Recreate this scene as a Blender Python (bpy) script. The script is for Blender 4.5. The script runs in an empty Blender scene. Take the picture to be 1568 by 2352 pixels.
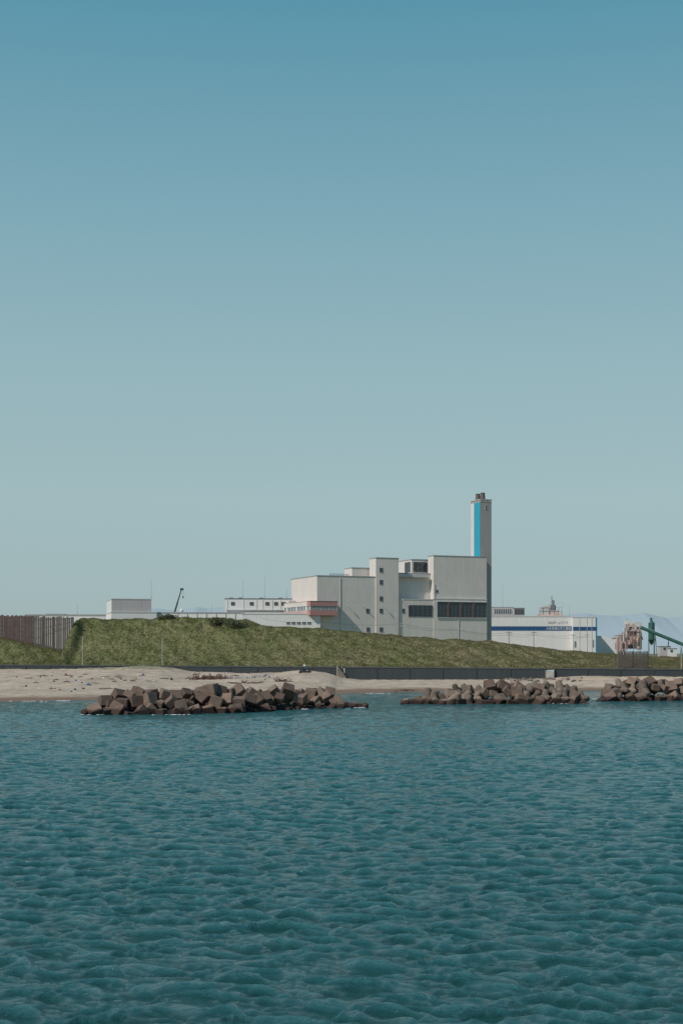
import bpy, bmesh, math, random
import numpy as np
from mathutils import Vector, Matrix

R = random.Random(11)
F = 3267.0; H = 10.0; CX = 784.0; HY = 1500.0
def PX(px, Y): return (px-CX)/F*Y
def PZ(py, Y): return H+(HY-py)/F*Y
C = bpy.context.scene.collection

# ------------------------------------------------------------------ helpers
def tag(o, label=None, cat=None, group=None, kind=None):
    if label: o['label'] = label
    if cat: o['category'] = cat
    if group: o['group'] = group
    if kind: o['kind'] = kind
    return o

def thing(name, label, cat, loc=(0, 0, 0), rz=0.0, group=None):
    o = bpy.data.objects.new(name, None); C.objects.link(o)
    o.location = loc; o.rotation_euler = (0, 0, rz); o.empty_display_size = 0.3
    return tag(o, label, cat, group)

class MB:
    def __init__(s): s.v = []; s.f = []
    def box(s, x0, x1, y0, y1, z0, z1):
        n = len(s.v)
        s.v += [(x0,y0,z0),(x1,y0,z0),(x1,y1,z0),(x0,y1,z0),(x0,y0,z1),(x1,y0,z1),(x1,y1,z1),(x0,y1,z1)]
        s.f += [(n,n+3,n+2,n+1),(n+4,n+5,n+6,n+7),(n,n+1,n+5,n+4),(n+1,n+2,n+6,n+5),(n+2,n+3,n+7,n+6),(n+3,n,n+4,n+7)]
        return s
    def tube(s, p0, p1, r0, r1=None, n=8, caps=True):
        if r1 is None: r1 = r0
        p0 = Vector(p0); p1 = Vector(p1); d = (p1-p0).normalized()
        a = Vector((0, 0, 1)) if abs(d.z) < .9 else Vector((1, 0, 0))
        u = d.cross(a).normalized(); w = u.cross(d)
        b = len(s.v)
        for p, r in ((p0, r0), (p1, r1)):
            for i in range(n):
                t = 2*math.pi*i/n
                s.v.append(tuple(p+u*math.cos(t)*r+w*math.sin(t)*r))
        for i in range(n):
            j = (i+1) % n
            s.f.append((b+i, b+n+i, b+n+j, b+j))
        if caps:
            s.f.append(tuple(range(b, b+n))); s.f.append(tuple(range(b+2*n-1, b+n-1, -1)))
        return s
    def prism(s, pts, y0, y1):      # polygon in x,z extruded along y
        b = len(s.v); n = len(pts)
        for y in (y0, y1):
            for x, z in pts: s.v.append((x, y, z))
        s.f.append(tuple(range(b, b+n))); s.f.append(tuple(range(b+2*n-1, b+n-1, -1)))
        for i in range(n):
            j = (i+1) % n
            s.f.append((b+j, b+i, b+n+i, b+n+j))
        return s
    def build(s, name, mat, parent=None, smooth=False, bevel=0, fix=True):
        me = bpy.data.meshes.new(name); me.from_pydata(s.v, [], s.f)
        if fix or bevel:
            bm = bmesh.new(); bm.from_mesh(me)
            bmesh.ops.recalc_face_normals(bm, faces=bm.faces)
            if bevel: bmesh.ops.bevel(bm, geom=bm.edges[:], offset=bevel, segments=1, affect='EDGES')
            bm.to_mesh(me); bm.free()
        o = bpy.data.objects.new(name, me); C.objects.link(o)
        me.materials.append(mat)
        if smooth: me.shade_smooth()
        if parent: o.parent = parent
        return o

def npmesh(name, verts, faces, mat, smooth=True, parent=None):
    me = bpy.data.meshes.new(name)
    verts = np.ascontiguousarray(verts, dtype=np.float32); faces = np.ascontiguousarray(faces, dtype=np.int32)
    k = faces.shape[1]
    me.vertices.add(len(verts)); me.vertices.foreach_set('co', verts.ravel())
    me.loops.add(faces.size); me.loops.foreach_set('vertex_index', faces.ravel())
    me.polygons.add(len(faces))
    me.polygons.foreach_set('loop_start', np.arange(0, faces.size, k, dtype=np.int32))
    me.polygons.foreach_set('loop_total', np.full(len(faces), k, dtype=np.int32))
    me.polygons.foreach_set('use_smooth', np.full(len(faces), smooth, dtype=bool))
    me.update(calc_edges=True); me.validate()
    o = bpy.data.objects.new(name, me); C.objects.link(o); me.materials.append(mat)
    if parent: o.parent = parent
    return o

def gridfaces(nr, nc):
    i = np.arange(nr-1)[:, None]*nc+np.arange(nc-1)[None, :]
    return np.stack([i, i+1, i+nc+1, i+nc], -1).reshape(-1, 4)

def fbm(x, y, wl, seed, octs=4, n=6, gain=.55):
    rs = np.random.RandomState(seed); out = np.zeros(np.broadcast(x, y).shape); a = 1; tot = 0
    for o in range(octs):
        for i in range(n):
            t = rs.uniform(0, 2*math.pi); k = 2*math.pi/(wl*rs.uniform(.7, 1.4)); ph = rs.uniform(0, 6.28)
            out = out+a/math.sqrt(n)*np.sin(k*(x*math.cos(t)+y*math.sin(t))+ph+1.3*np.sin(k*.6*(y*math.cos(t)-x*math.sin(t))+ph*2))
        tot += a; a *= gain; wl *= .5
    return out/tot

# ------------------------------------------------------------------ materials
def newmat(name):
    m = bpy.data.materials.new(name); m.use_nodes = True
    nt = m.node_tree; b = nt.nodes['Principled BSDF']
    return m, nt, b
def N(nt, t, **kw):
    n = nt.nodes.new(t)
    for k, v in kw.items(): setattr(n, k, v)
    return n
def ramp(nt, fac, stops):
    r = N(nt, 'ShaderNodeValToRGB'); e = r.color_ramp.elements
    while len(e) < len(stops): e.new(.5)
    for i, (p, c) in enumerate(stops):
        e[i].position = p; e[i].color = (*c, 1) if len(c) == 3 else c
    nt.links.new(fac, r.inputs[0]); return r.outputs[0]
def mixc(nt, fac, a, b, mode='MIX'):
    n = N(nt, 'ShaderNodeMix', data_type='RGBA', blend_type=mode)
    for s, v in ((n.inputs[0], fac), (n.inputs[6], a), (n.inputs[7], b)):
        if hasattr(v, 'links'): nt.links.new(v, s)
        elif isinstance(v, (int, float)): s.default_value = v
        else: s.default_value = (*v, 1)
    return n.outputs[2]
def noise(nt, vec, scale, detail=5, rough=.6):
    n = N(nt, 'ShaderNodeTexNoise'); n.inputs['Scale'].default_value = scale
    n.inputs['Detail'].default_value = detail; n.inputs['Roughness'].default_value = rough
    nt.links.new(vec, n.inputs['Vector']); return n.outputs['Fac']
def bump(nt, b, h, strength, dist, prev=None):
    n = N(nt, 'ShaderNodeBump'); n.inputs['Strength'].default_value = strength; n.inputs['Distance'].default_value = dist
    nt.links.new(h, n.inputs['Height'])
    if prev: nt.links.new(prev, n.inputs['Normal'])
    nt.links.new(n.outputs[0], b.inputs['Normal']); return n.outputs[0]

def simple(name, c1, c2=None, scale=1.0, rough=.8, bmp=0, metal=0):
    m, nt, b = newmat(name); c2 = c2 or tuple(x*.8 for x in c1)
    tc = N(nt, 'ShaderNodeTexCoord').outputs['Object']
    f = noise(nt, tc, scale)
    col = ramp(nt, f, [(.3, c1), (.7, c2)])
    nt.links.new(col, b.inputs['Base Color']); b.inputs['Roughness'].default_value = rough
    b.inputs['Metallic'].default_value = metal
    if bmp: bump(nt, b, noise(nt, tc, scale*4), bmp, .05)
    return m

def panelled(name, col, seam, pw, ph, streak=.12):
    m, nt, b = newmat(name)
    tc = N(nt, 'ShaderNodeTexCoord').outputs['Object']
    sp = N(nt, 'ShaderNodeSeparateXYZ'); nt.links.new(tc, sp.inputs[0])
    ad = N(nt, 'ShaderNodeMath', operation='ADD'); nt.links.new(sp.outputs[0], ad.inputs[0]); nt.links.new(sp.outputs[1], ad.inputs[1])
    cb = N(nt, 'ShaderNodeCombineXYZ'); nt.links.new(ad.outputs[0], cb.inputs[0]); nt.links.new(sp.outputs[2], cb.inputs[1])
    br = N(nt, 'ShaderNodeTexBrick'); br.offset = 0
    nt.links.new(cb.outputs[0], br.inputs['Vector'])
    br.inputs['Scale'].default_value = 1; br.inputs['Brick Width'].default_value = pw; br.inputs['Row Height'].default_value = ph
    br.inputs['Mortar Size'].default_value = .05; br.inputs['Mortar Smooth'].default_value = .5
    br.inputs['Color1'].default_value = (*col, 1); br.inputs['Color2'].default_value = (*[x*.95 for x in col], 1)
    br.inputs['Mortar'].default_value = (*seam, 1)
    mp = N(nt, 'ShaderNodeMapping'); mp.inputs['Scale'].default_value = (1.2, 1.2, .08)
    nt.links.new(tc, mp.inputs['Vector'])
    f = noise(nt, mp.outputs[0], 1.0)
    st = ramp(nt, f, [(.35, (1, 1, 1)), (.75, (1-streak, 1-streak, 1-streak*1.15))])
    f2 = noise(nt, tc, .12, 3)
    st2 = ramp(nt, f2, [(.3, (1, 1, 1)), (.7, (.92, .92, .905))])
    c = mixc(nt, 1.0, br.outputs['Color'], st, 'MULTIPLY'); c = mixc(nt, 1.0, c, st2, 'MULTIPLY')
    nt.links.new(c, b.inputs['Base Color']); b.inputs['Roughness'].default_value = .75
    return m

M = {}
M['wall'] = panelled('pale_panel_wall', (.68, .625, .59), (.60, .55, .52), 1.2, 3.0, .09)
M['wall_white'] = panelled('white_panel_wall', (.76, .74, .73), (.66, .645, .64), 1.2, 4.0, .06)
M['wall_grey'] = panelled('grey_panel_wall', (.50, .475, .46), (.43, .41, .40), 1.8, 3.0, .08)
M['wall_shaft'] = panelled('shaded_shaft_wall', (.37, .355, .345), (.30, .29, .28), 2.6, 4.2, .08)  # darker tone paints the shade of the chimney's right-hand face
M['wall_lav'] = panelled('lavender_grey_wall', (.50, .46, .475), (.42, .39, .40), .5, 20)
M['roof'] = simple('grey_roof', (.35, .35, .35), (.28, .28, .28), .3)
M['trim'] = simple('dark_trim', (.17, .18, .19), (.13, .14, .15), .5)
M['edge'] = simple('grey_roof_edge', (.34, .335, .33), (.27, .27, .265), .5)
M['cap'] = simple('pale_coping', (.56, .555, .55), (.48, .475, .47), .5)
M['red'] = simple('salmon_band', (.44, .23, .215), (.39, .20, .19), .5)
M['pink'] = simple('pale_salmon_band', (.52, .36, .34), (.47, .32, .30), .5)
M['redbrown'] = simple('red_brown_column', (.17, .095, .088), (.13, .075, .07), .5)
M['glass'] = simple('dark_glass', (.065, .08, .095), (.045, .06, .07), .6, .15)
M['glass_pale'] = simple('pale_glass', (.22, .26, .28), (.16, .2, .22), .6, .2)
M['blue'] = simple('turquoise_paint', (.018, .33, .47), (.016, .30, .43), .2, .6)
M['navy'] = simple('blue_stripe_paint', (.02, .08, .21), (.018, .07, .18), .3, .5)
M['teal'] = simple('teal_trim_paint', (.04, .24, .36), (.035, .21, .32), .3, .5)
M['flue'] = simple('rusty_flue', (.13, .11, .10), (.09, .075, .07), 1, .6)
M['steel'] = simple('grey_steel', (.22, .22, .22), (.15, .15, .15), 1, .5)
M['dark'] = simple('dark_steel', (.035, .05, .065), (.03, .04, .05), 1, .5)
M['louvrebar'] = simple('dark_louvre_bar', (.12, .13, .14), (.09, .10, .11), 1, .6)
M['white'] = simple('white_paint', (.72, .72, .70), (.62, .62, .60), 1, .5)
M['beige'] = simple('pinkish_rusty_steel', (.60, .49, .45), (.44, .31, .27), .5, .7)
M['frame'] = simple('rusty_pink_frame', (.42, .29, .26), (.30, .19, .165), .8, .7)
M['green'] = simple('green_paint', (.03, .13, .105), (.025, .095, .08), .4, .6)
M['pole'] = simple('concrete_pole', (.36, .35, .33), (.28, .27, .26), 1)
M['polebrown'] = simple('brown_pole', (.22, .13, .10), (.16, .10, .08), 1)
M['wallsea'] = panelled('dark_sea_wall_concrete', (.026, .036, .044), (.016, .02, .024), 8.0, 20, .35)
M['concrete_light'] = simple('light_concrete', (.38, .36, .33), (.28, .27, .25), .8)
M['fencered'] = simple('red_brown_fence_board', (.105, .069, .06), (.062, .042, .038), .4)
M['fencegrey'] = simple('grey_brown_fence_board', (.105, .088, .08), (.062, .052, .047), .4)
M['drift'] = simple('driftwood', (.17, .09, .07), (.07, .04, .035), 1)
M['plastic_blue'] = simple('blue_plastic', (.05, .16, .32), None, 2, .5)
M['plastic_red'] = simple('red_plastic', (.35, .10, .07), None, 2, .5)
M['bag'] = simple('pale_sandbag', (.42, .39, .36), (.3, .28, .26), 3)
M['net'] = simple('dark_net', (.05, .05, .05), (.03, .035, .03), 2)
M['rock'] = simple('grey_rock', (.19, .165, .15), (.10, .085, .075), 1.2, .9, .5)
M['hills'] = simple('hazy_distant_hill', (.35, .43, .465), (.34, .42, .455), .0006, 1)  # pale blue haze of distance is put into the hill colour
M['wallcap'] = simple('dark_coping', (.075, .082, .085), (.045, .05, .055), .6)

def blockmat(name, c1, c2):
    m, nt, b = newmat(name)
    g = N(nt, 'ShaderNodeNewGeometry'); oi = N(nt, 'ShaderNodeObjectInfo')
    f = noise(nt, g.outputs['Position'], 1.1, 8, .7)
    c = ramp(nt, f, [(.3, c1), (.72, c2)])
    rr = ramp(nt, oi.outputs['Random'], [(0, (.58, .54, .51)), (.5, (.95, .95, .95)), (1, (1.32, 1.28, 1.22))])
    c = mixc(nt, 1.0, c, rr, 'MULTIPLY')
    sp = N(nt, 'ShaderNodeSeparateXYZ'); nt.links.new(g.outputs['Position'], sp.inputs[0])
    nf = noise(nt, g.outputs['Position'], .8, 4)
    ad = N(nt, 'ShaderNodeMath', operation='MULTIPLY_ADD'); nt.links.new(nf, ad.inputs[0]); ad.inputs[1].default_value = -1.5; nt.links.new(sp.outputs[2], ad.inputs[2])
    wet = ramp(nt, ad.outputs[0], [(.0, (1, 1, 1)), (.3, (0, 0, 0))])
    c = mixc(nt, wet, c, (.042, .021, .016))
    nt.links.new(c, b.inputs['Base Color']); b.inputs['Roughness'].default_value = .85
    bump(nt, b, noise(nt, g.outputs['Position'], 4, 7, .75), .8, .08)
    return m
M['block'] = blockmat('weathered_brown_concrete', (.215, .15, .116), (.105, .072, .058))
M['tetra'] = blockmat('weathered_grey_concrete', (.21, .165, .132), (.11, .083, .068))
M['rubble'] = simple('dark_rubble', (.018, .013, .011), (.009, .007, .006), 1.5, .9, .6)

def sandmat():
    m, nt, b = newmat('beach_sand'); g = N(nt, 'ShaderNodeNewGeometry'); pos = g.outputs['Position']
    f = noise(nt, pos, .09, 8, .65)
    c = ramp(nt, f, [(.3, (.50, .41, .32)), (.55, (.43, .35, .27)), (.75, (.33, .26, .20))])
    mp = N(nt, 'ShaderNodeMapping'); mp.inputs['Scale'].default_value = (.28, .22, 1); nt.links.new(pos, mp.inputs['Vector'])
    f3 = noise(nt, mp.outputs[0], 1.0, 9, .78)
    c = mixc(nt, 1.0, c, ramp(nt, f3, [(.38, (.68, .66, .63)), (.52, (1, 1, 1))]), 'MULTIPLY')
    sp = N(nt, 'ShaderNodeSeparateXYZ'); nt.links.new(pos, sp.inputs[0])
    mr = N(nt, 'ShaderNodeMapRange'); mr.inputs[1].default_value = 3.4; mr.inputs[2].default_value = 5.4; nt.links.new(sp.outputs[2], mr.inputs[0])
    f4 = noise(nt, pos, .35, 8, .8)
    mu = N(nt, 'ShaderNodeMath', operation='MULTIPLY'); nt.links.new(mr.outputs[0], mu.inputs[0]); nt.links.new(f4, mu.inputs[1])
    c = mixc(nt, ramp(nt, mu.outputs[0], [(.38, (0, 0, 0)), (.50, (.85, .85, .85))]), c, (.17, .165, .085))
    ad = N(nt, 'ShaderNodeMath', operation='MULTIPLY_ADD'); nt.links.new(noise(nt, pos, .15, 4), ad.inputs[0]); ad.inputs[1].default_value = -.7; nt.links.new(sp.outputs[2], ad.inputs[2])
    wet = ramp(nt, ad.outputs[0], [(0, (1, 1, 1)), (.35, (0, 0, 0))])
    c = mixc(nt, wet, c, (.20, .125, .085))
    nt.links.new(c, b.inputs['Base Color']); b.inputs['Roughness'].default_value = .95
    bump(nt, b, noise(nt, pos, .9, 8, .75), .8, .3)
    return m
M['sand'] = sandmat()

def grassmat(name, island):
    m, nt, b = newmat(name); g = N(nt, 'ShaderNodeNewGeometry'); pos = g.outputs['Position']
    f = noise(nt, pos, .10, 8, .7)
    c = ramp(nt, f, [(.3, (.122, .138, .060)), (.5, (.150, .158, .074)), (.7, (.190, .180, .098))])
    mp = N(nt, 'ShaderNodeMapping'); mp.inputs['Rotation'].default_value = (0, 0, .7); mp.inputs['Scale'].default_value = (.9, .07, .2); nt.links.new(pos, mp.inputs['Vector'])
    c = mixc(nt, 1.0, c, ramp(nt, noise(nt, mp.outputs[0], 1, 6, .7), [(.36, (.76, .78, .75)), (.6, (1.08, 1.07, 1.04))]), 'MULTIPLY')
    sp = N(nt, 'ShaderNodeSeparateXYZ'); nt.links.new(pos, sp.inputs[0])
    mr = N(nt, 'ShaderNodeMapRange'); mr.inputs[1].default_value = -120; mr.inputs[2].default_value = 90; mr.inputs[3].default_value = .5; mr.inputs[4].default_value = 1.2; nt.links.new(sp.outputs[0], mr.inputs[0])
    n2 = noise(nt, pos, .09, 6, .65); mu = N(nt, 'ShaderNodeMath', operation='MULTIPLY'); nt.links.new(mr.outputs[0], mu.inputs[0]); nt.links.new(n2, mu.inputs[1])
    c = mixc(nt, ramp(nt, mu.outputs[0], [(.36, (0, 0, 0)), (.66, (.75, .75, .75))]), c, (.22, .182, .118))
    if island:
        c = mixc(nt, 1.0, c, ramp(nt, g.outputs['Random Per Island'], [(0, (.78, .8, .74)), (.7, (1.08, 1.06, 1)), (1, (1.35, 1.28, 1.16))]), 'MULTIPLY')
    nt.links.new(c, b.inputs['Base Color']); b.inputs['Roughness'].default_value = .9
    b.inputs['Specular IOR Level'].default_value = .15
    if island:
        tr = N(nt, 'ShaderNodeBsdfTranslucent'); nt.links.new(c, tr.inputs['Color']); ms = N(nt, 'ShaderNodeMixShader'); ms.inputs[0].default_value = .4
        nt.links.new(b.outputs[0], ms.inputs[1]); nt.links.new(tr.outputs[0], ms.inputs[2]); nt.links.new(ms.outputs[0], nt.nodes['Material Output'].inputs['Surface'])
    else: bump(nt, b, noise(nt, pos, 1.4, 8, .75), .5, .14)
    return m
M['grass'] = grassmat('bank_turf', False); M['blades'] = grassmat('grass_blades', True)
def leafmat():
    m, nt, b = newmat('shrub_leaves'); g = N(nt, 'ShaderNodeNewGeometry')
    c = ramp(nt, g.outputs['Random Per Island'], [(0, (.04, .055, .025)), (.6, (.075, .09, .04)), (1, (.13, .135, .06))])
    nt.links.new(c, b.inputs['Base Color']); b.inputs['Roughness'].default_value = .8
    return m
M['leaf'] = leafmat()
def watermat():
    m, nt, b = newmat('sea_water'); g = N(nt, 'ShaderNodeNewGeometry'); pos = g.outputs['Position']
    sp = N(nt, 'ShaderNodeSeparateXYZ'); nt.links.new(pos, sp.inputs[0])
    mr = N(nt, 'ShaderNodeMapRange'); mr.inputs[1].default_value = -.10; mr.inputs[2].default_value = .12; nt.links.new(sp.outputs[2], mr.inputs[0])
    # wave light and shade painted into the colour by height: pale crests, dark troughs
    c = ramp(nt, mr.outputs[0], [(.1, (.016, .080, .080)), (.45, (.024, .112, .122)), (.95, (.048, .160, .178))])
    nt.links.new(c, b.inputs['Base Color']); b.inputs['Roughness'].default_value = .06; b.inputs['IOR'].default_value = 1.33
    mp = N(nt, 'ShaderNodeMapping'); mp.inputs['Scale'].default_value = (.55, 1.0, 1); mp.inputs['Rotation'].default_value = (0, 0, .12); nt.links.new(pos, mp.inputs['Vector'])
    n1 = bump(nt, b, noise(nt, mp.outputs[0], 1.8, 8, .68), 1.0, .46)
    mp2 = N(nt, 'ShaderNodeMapping'); mp2.inputs['Scale'].default_value = (.6, 1.0, 1); mp2.inputs['Rotation'].default_value = (0, 0, -.3); nt.links.new(pos, mp2.inputs['Vector'])
    bump(nt, b, noise(nt, mp2.outputs[0], 5.5, 5, .6), .9, .09, n1)
    return m
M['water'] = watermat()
M['foam'] = simple('sea_foam', (.75, .78, .78), (.6, .65, .66), 3, .9)

# ------------------------------------------------------------------ sky, sun, camera
SUN = Vector((-.57, -.45, .69)).normalized()
w = bpy.data.worlds.new('World'); bpy.context.scene.world = w; w.use_nodes = True
nt = w.node_tree; bg = nt.nodes['Background']
sky = N(nt, 'ShaderNodeTexSky', sky_type='NISHITA'); sky.sun_disc = False
sky.sun_elevation = math.asin(SUN.z); sky.sun_rotation = math.atan2(SUN.x, SUN.y) % (2*math.pi)
sky.air_density = 1.0; sky.dust_density = .6; sky.ozone_density = 1.5
tc = N(nt, 'ShaderNodeTexCoord'); nv = N(nt, 'ShaderNodeVectorMath', operation='NORMALIZE'); nt.links.new(tc.outputs['Generated'], nv.inputs[0])
sp = N(nt, 'ShaderNodeSeparateXYZ'); nt.links.new(nv.outputs[0], sp.inputs[0])
def lin(r, g, b): return tuple((c/255/12.92 if c/255 <= .04045 else ((c/255+.055)/1.055)**2.4) for c in (r, g, b))
haze = ramp(nt, sp.outputs[2], [(0.0, lin(149, 172, 177)), (.03, lin(157, 179, 183)), (.11, lin(160, 186, 189)), (.20, lin(149, 182, 188)),
                                (.30, lin(126, 170, 183)), (.42, lin(88, 150, 171)), (.70, lin(52, 112, 152)), (1.0, lin(36, 84, 130))])
hx = N(nt, 'ShaderNodeVectorMath', operation='SCALE'); nt.links.new(haze, hx.inputs[0]); hx.inputs['Scale'].default_value = 10.0
col = mixc(nt, .9, sky.outputs[0], hx.outputs[0])
nt.links.new(col, bg.inputs['Color']); bg.inputs['Strength'].default_value = .1

sl = bpy.data.lights.new('sun', 'SUN'); sl.energy = 3.5; sl.angle = math.radians(.5); sl.color = (1, .94, .85)
so = bpy.data.objects.new('sun', sl); C.objects.link(so); so.rotation_euler = (-SUN).to_track_quat('-Z', 'Y').to_euler(); so.location = (-50, -50, 80)

cam = bpy.data.cameras.new('camera'); co = bpy.data.objects.new('camera', cam); C.objects.link(co)
co.location = (0, 0, H); co.rotation_euler = (math.pi/2, 0, 0)
cam.sensor_fit = 'VERTICAL'; cam.sensor_height = 36; cam.sensor_width = 24; cam.lens = F/2352*36
cam.shift_y = (HY-1176)/2352; cam.clip_start = .5; cam.clip_end = 80000
bpy.context.scene.camera = co
bpy.context.scene.view_settings.view_transform = 'Standard'; bpy.context.scene.view_settings.look = 'None'

# ------------------------------------------------------------------ sea
def build_sea():
    rs = np.random.RandomState(3)
    Y = np.concatenate([[-3000, -400, -60, 0, 20], np.exp(np.linspace(math.log(27), math.log(430), 1300)), [480, 560, 700]])
    u = np.linspace(-.26, .26, 600); u = np.concatenate([[-60, -12, -3, -1, -.5, -.36], u, [.36, .5, 1, 3, 12, 60]])
    YY, U = np.meshgrid(Y, u, indexing='ij'); XX = U*np.maximum(YY, 27)
    X0 = XX.copy(); Y0 = YY.copy(); Z = np.zeros_like(XX); DX = np.zeros_like(XX); DY = np.zeros_like(XX)
    step = .00213*np.maximum(YY, 27)
    calm = np.clip(1-np.clip((YY-225)/70, 0, 1)*.6, .3, 1)
    gust = 1+.35*fbm(X0, Y0, 30, 5, 3)
    gust2 = 1+.55*fbm(X0, Y0, 6, 15, 3)
    # a wandering offset bends every crest so that none runs on in a long straight line
    BX_ = X0+fbm(X0, Y0, 5.0, 61, 2)*.35; BY_ = Y0+fbm(X0, Y0, 4.0, 62, 2)*.35
    inner = (np.abs(U) < .3) & (YY > 21) & (YY < 440)
    for i in range(110):
        lam = math.exp(rs.uniform(math.log(.24), math.log(2.9))); k = 2*math.pi/lam
        th = math.radians(-97)+rs.normal(0, .62 if lam > .9 else .8); a = .0072*lam*(1.0 if lam < 1.5 else .62)
        wgt = np.clip((lam/step-2.2)/2.5, 0, 1)*inner*calm
        wgt = wgt*(gust if i % 2 else gust2)
        ph = k*(BX_*math.cos(th)+BY_*math.sin(th))+rs.uniform(0, 6.28)
        A = a*wgt
        Z += A*np.cos(ph); DX -= A*math.cos(th)*np.sin(ph)*.9; DY -= A*math.sin(th)*np.sin(ph)*.9
    V = np.stack([XX+DX, YY+DY, Z], -1).reshape(-1, 3)
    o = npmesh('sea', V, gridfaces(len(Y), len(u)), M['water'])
    tag(o, kind='structure')
build_sea()

# ------------------------------------------------------------------ terrain
def Yw(X): return 470-(X+113)*.335            # sea wall line
def Zw(X): return 6.26-(X+113)*.0032          # its top
SX = [-500, -200, -70, -58, 0, 13, 30, 66, 100, 200, 500]; SY = [200, 246, 294, 302, 351, 363, 371, 384, 385, 370, 280]
def Ys(X): return np.interp(X, SX, SY)
bpx = [(-600, 1537), (0, 1537), (170, 1537), (240, 1533), (320, 1530), (390, 1532), (440, 1541), (550, 1546), (640, 1545), (700, 1539), (750, 1545), (790, 1556), (830, 1561), (1100, 1561), (1245, 1558), (1300, 1554), (1568, 1553), (2300, 1553)]
BX = []; BZ = []
for p, y in bpx:
    k = (p-CX)/F; x = k*(470-(113)*.335)/(1+.335*k); BX.append(x); BZ.append(PZ(y, Yw(x)))
def beach_z(X, T):
    zb = np.interp(X, BX, BZ); Y = Ys(X)+T*(Yw(X)-Ys(X))
    t = np.clip(T, 0, 1); s = np.where(zb > 3.4, t**.9, t**1.15)
    z = zb*s+np.where(T < 0, T*9, 0)
    z = z+(fbm(X, Y, 24, 21, 5)*.5*np.clip(T*3, 0, 1)*np.clip((1.06-T)*6, .25, 1))*(.35+.65*(zb > 3.2))
    z = z+fbm(X, Y, 3.0, 25, 3)*.10
    return z, Y
def beach_point(px, py):        # a point on the sand seen at that pixel column and row
    t = np.linspace(.02, .99, 90); X = PX(px, 380)+t*0
    for _ in range(4):
        Y = Ys(X)+t*(Yw(X)-Ys(X)); X = PX(px, Y)
    z, y = beach_z(X, t); e = np.abs(HY+(H-z)/Y*F-py); i = int(np.argmin(e))
    return float(X[i]), float(Y[i]), float(z[i])
Xg = np.concatenate([[-500, -400, -300, -220, -170], np.arange(-140, 140, .8), [170, 220, 300, 400, 500]])
Tg = np.linspace(-.35, 1.006, 130)
TT, XX = np.meshgrid(Tg, Xg, indexing='ij'); zz, yy = beach_z(XX, TT)
o = npmesh('beach', np.stack([XX, yy, zz], -1).reshape(-1, 3), gridfaces(len(Tg), len(Xg)), M['sand']); tag(o, kind='structure')

ridge = [(-900, 1440), (-200, 1453), (0, 1464), (60, 1475), (110, 1488), (160, 1500), (184, 1424), (215, 1422), (250, 1425), (300, 1423), (350, 1425), (375, 1419), (430, 1420), (480, 1421), (560, 1424), (600, 1439), (640, 1440), (700, 1445), (740, 1446), (780, 1451), (850, 1456), (920, 1462), (1000, 1469), (1040, 1471), (1130, 1475), (1200, 1485), (1300, 1495), (1400, 1504), (1440, 1508), (1568, 1512), (2400, 1514)]
RX = []; RZ = []
for p, y in ridge:
    k = (p-CX)/F; x = k*(500-113*.335)/(1+.335*k); RX.append(x); RZ.append(PZ(y, Yw(x)+(20 if p < 170 else 30)))
def XR(px, off=30): k = (px-CX)/F; return k*(470+off-113*.335)/(1+.335*k)
xa, xb = XR(165), XR(225)
def bank_z(X, S):
    zr = np.interp(X, RX, RZ); z0 = Zw(X)-.35
    e = np.clip((X-xa)/(xb-xa), 0, 1); e = e*e*(3-2*e)
    s0 = 5+5*4*e*(1-e); width = 13+(30-5-13)*e
    t = np.clip((S-s0)/width, 0, 1)
    up = z0+(zr-z0)*(t*.65+.35*(3*t*t-2*t**3))
    d = np.clip((S-42)/16, 0, 1); z = up*(1-d)+5.6*d
    n = fbm(X, S*1.0, 14, 31, 3)*.38+fbm(X+S*.8, S*.15, 7.0, 37, 2)*.16+fbm(X+S*.7, S*.3, 3.0, 33, 3)*.07
    return z+n*np.clip(S/6, 0, 1)*np.clip((zr-z0)/5, .3, 1)
Sg = np.concatenate([np.linspace(.25, 34, 80), np.linspace(35, 60, 18)])
Xb = np.concatenate([[-500, -400, -300, -220, -170], np.arange(-145, 145, .6), [170, 220, 300, 400, 500]])
SS, XX = np.meshgrid(Sg, Xb, indexing='ij')
o = npmesh('grass_bank', np.stack([XX, Yw(XX)+SS, bank_z(XX, SS)], -1).reshape(-1, 3), gridfaces(len(Sg), len(Xb)), M['grass']); tag(o, kind='structure')

rs = np.random.RandomState(8)
def tufts(n, xs, ss, hmin, hmax):
    X = rs.uniform(*xs, n); S = rs.uniform(*ss, n); Zb = bank_z(X, S); Yb = Yw(X)+S
    hs = .7+.6*np.clip(fbm(X, S, 6, 91, 3)+.3, 0, 2)
    out = []
    for b in range(3):
        a = rs.normal(0, .6, n); wd = rs.uniform(.04, .09, n); h = rs.uniform(hmin, hmax, n)*hs
        lx = rs.normal(0, .14, n)+.09; ly = rs.normal(.08, .12, n)
        ox = rs.normal(0, .15, n); oy = rs.normal(0, .15, n)
        p0 = np.stack([X+ox-np.cos(a)*wd, Yb+oy-np.sin(a)*wd, Zb-.1], -1); p1 = np.stack([X+ox+np.cos(a)*wd, Yb+oy+np.sin(a)*wd, Zb-.1], -1)
        p2 = np.stack([X+ox+lx, Yb+oy+ly, Zb+h], -1)
        out.append(np.stack([p0, p1, p2], 1))
    return np.concatenate(out).reshape(-1, 3)
tv = np.concatenate([tufts(130000, (-135, 130), (.6, 34), .13, .42)])
o = npmesh('bank_grass', tv, np.arange(len(tv)).reshape(-1, 3), M['blades'], smooth=False)
tag(o, 'olive green grass covering the sloping bank behind the sea wall', 'grass', kind='stuff')

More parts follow.
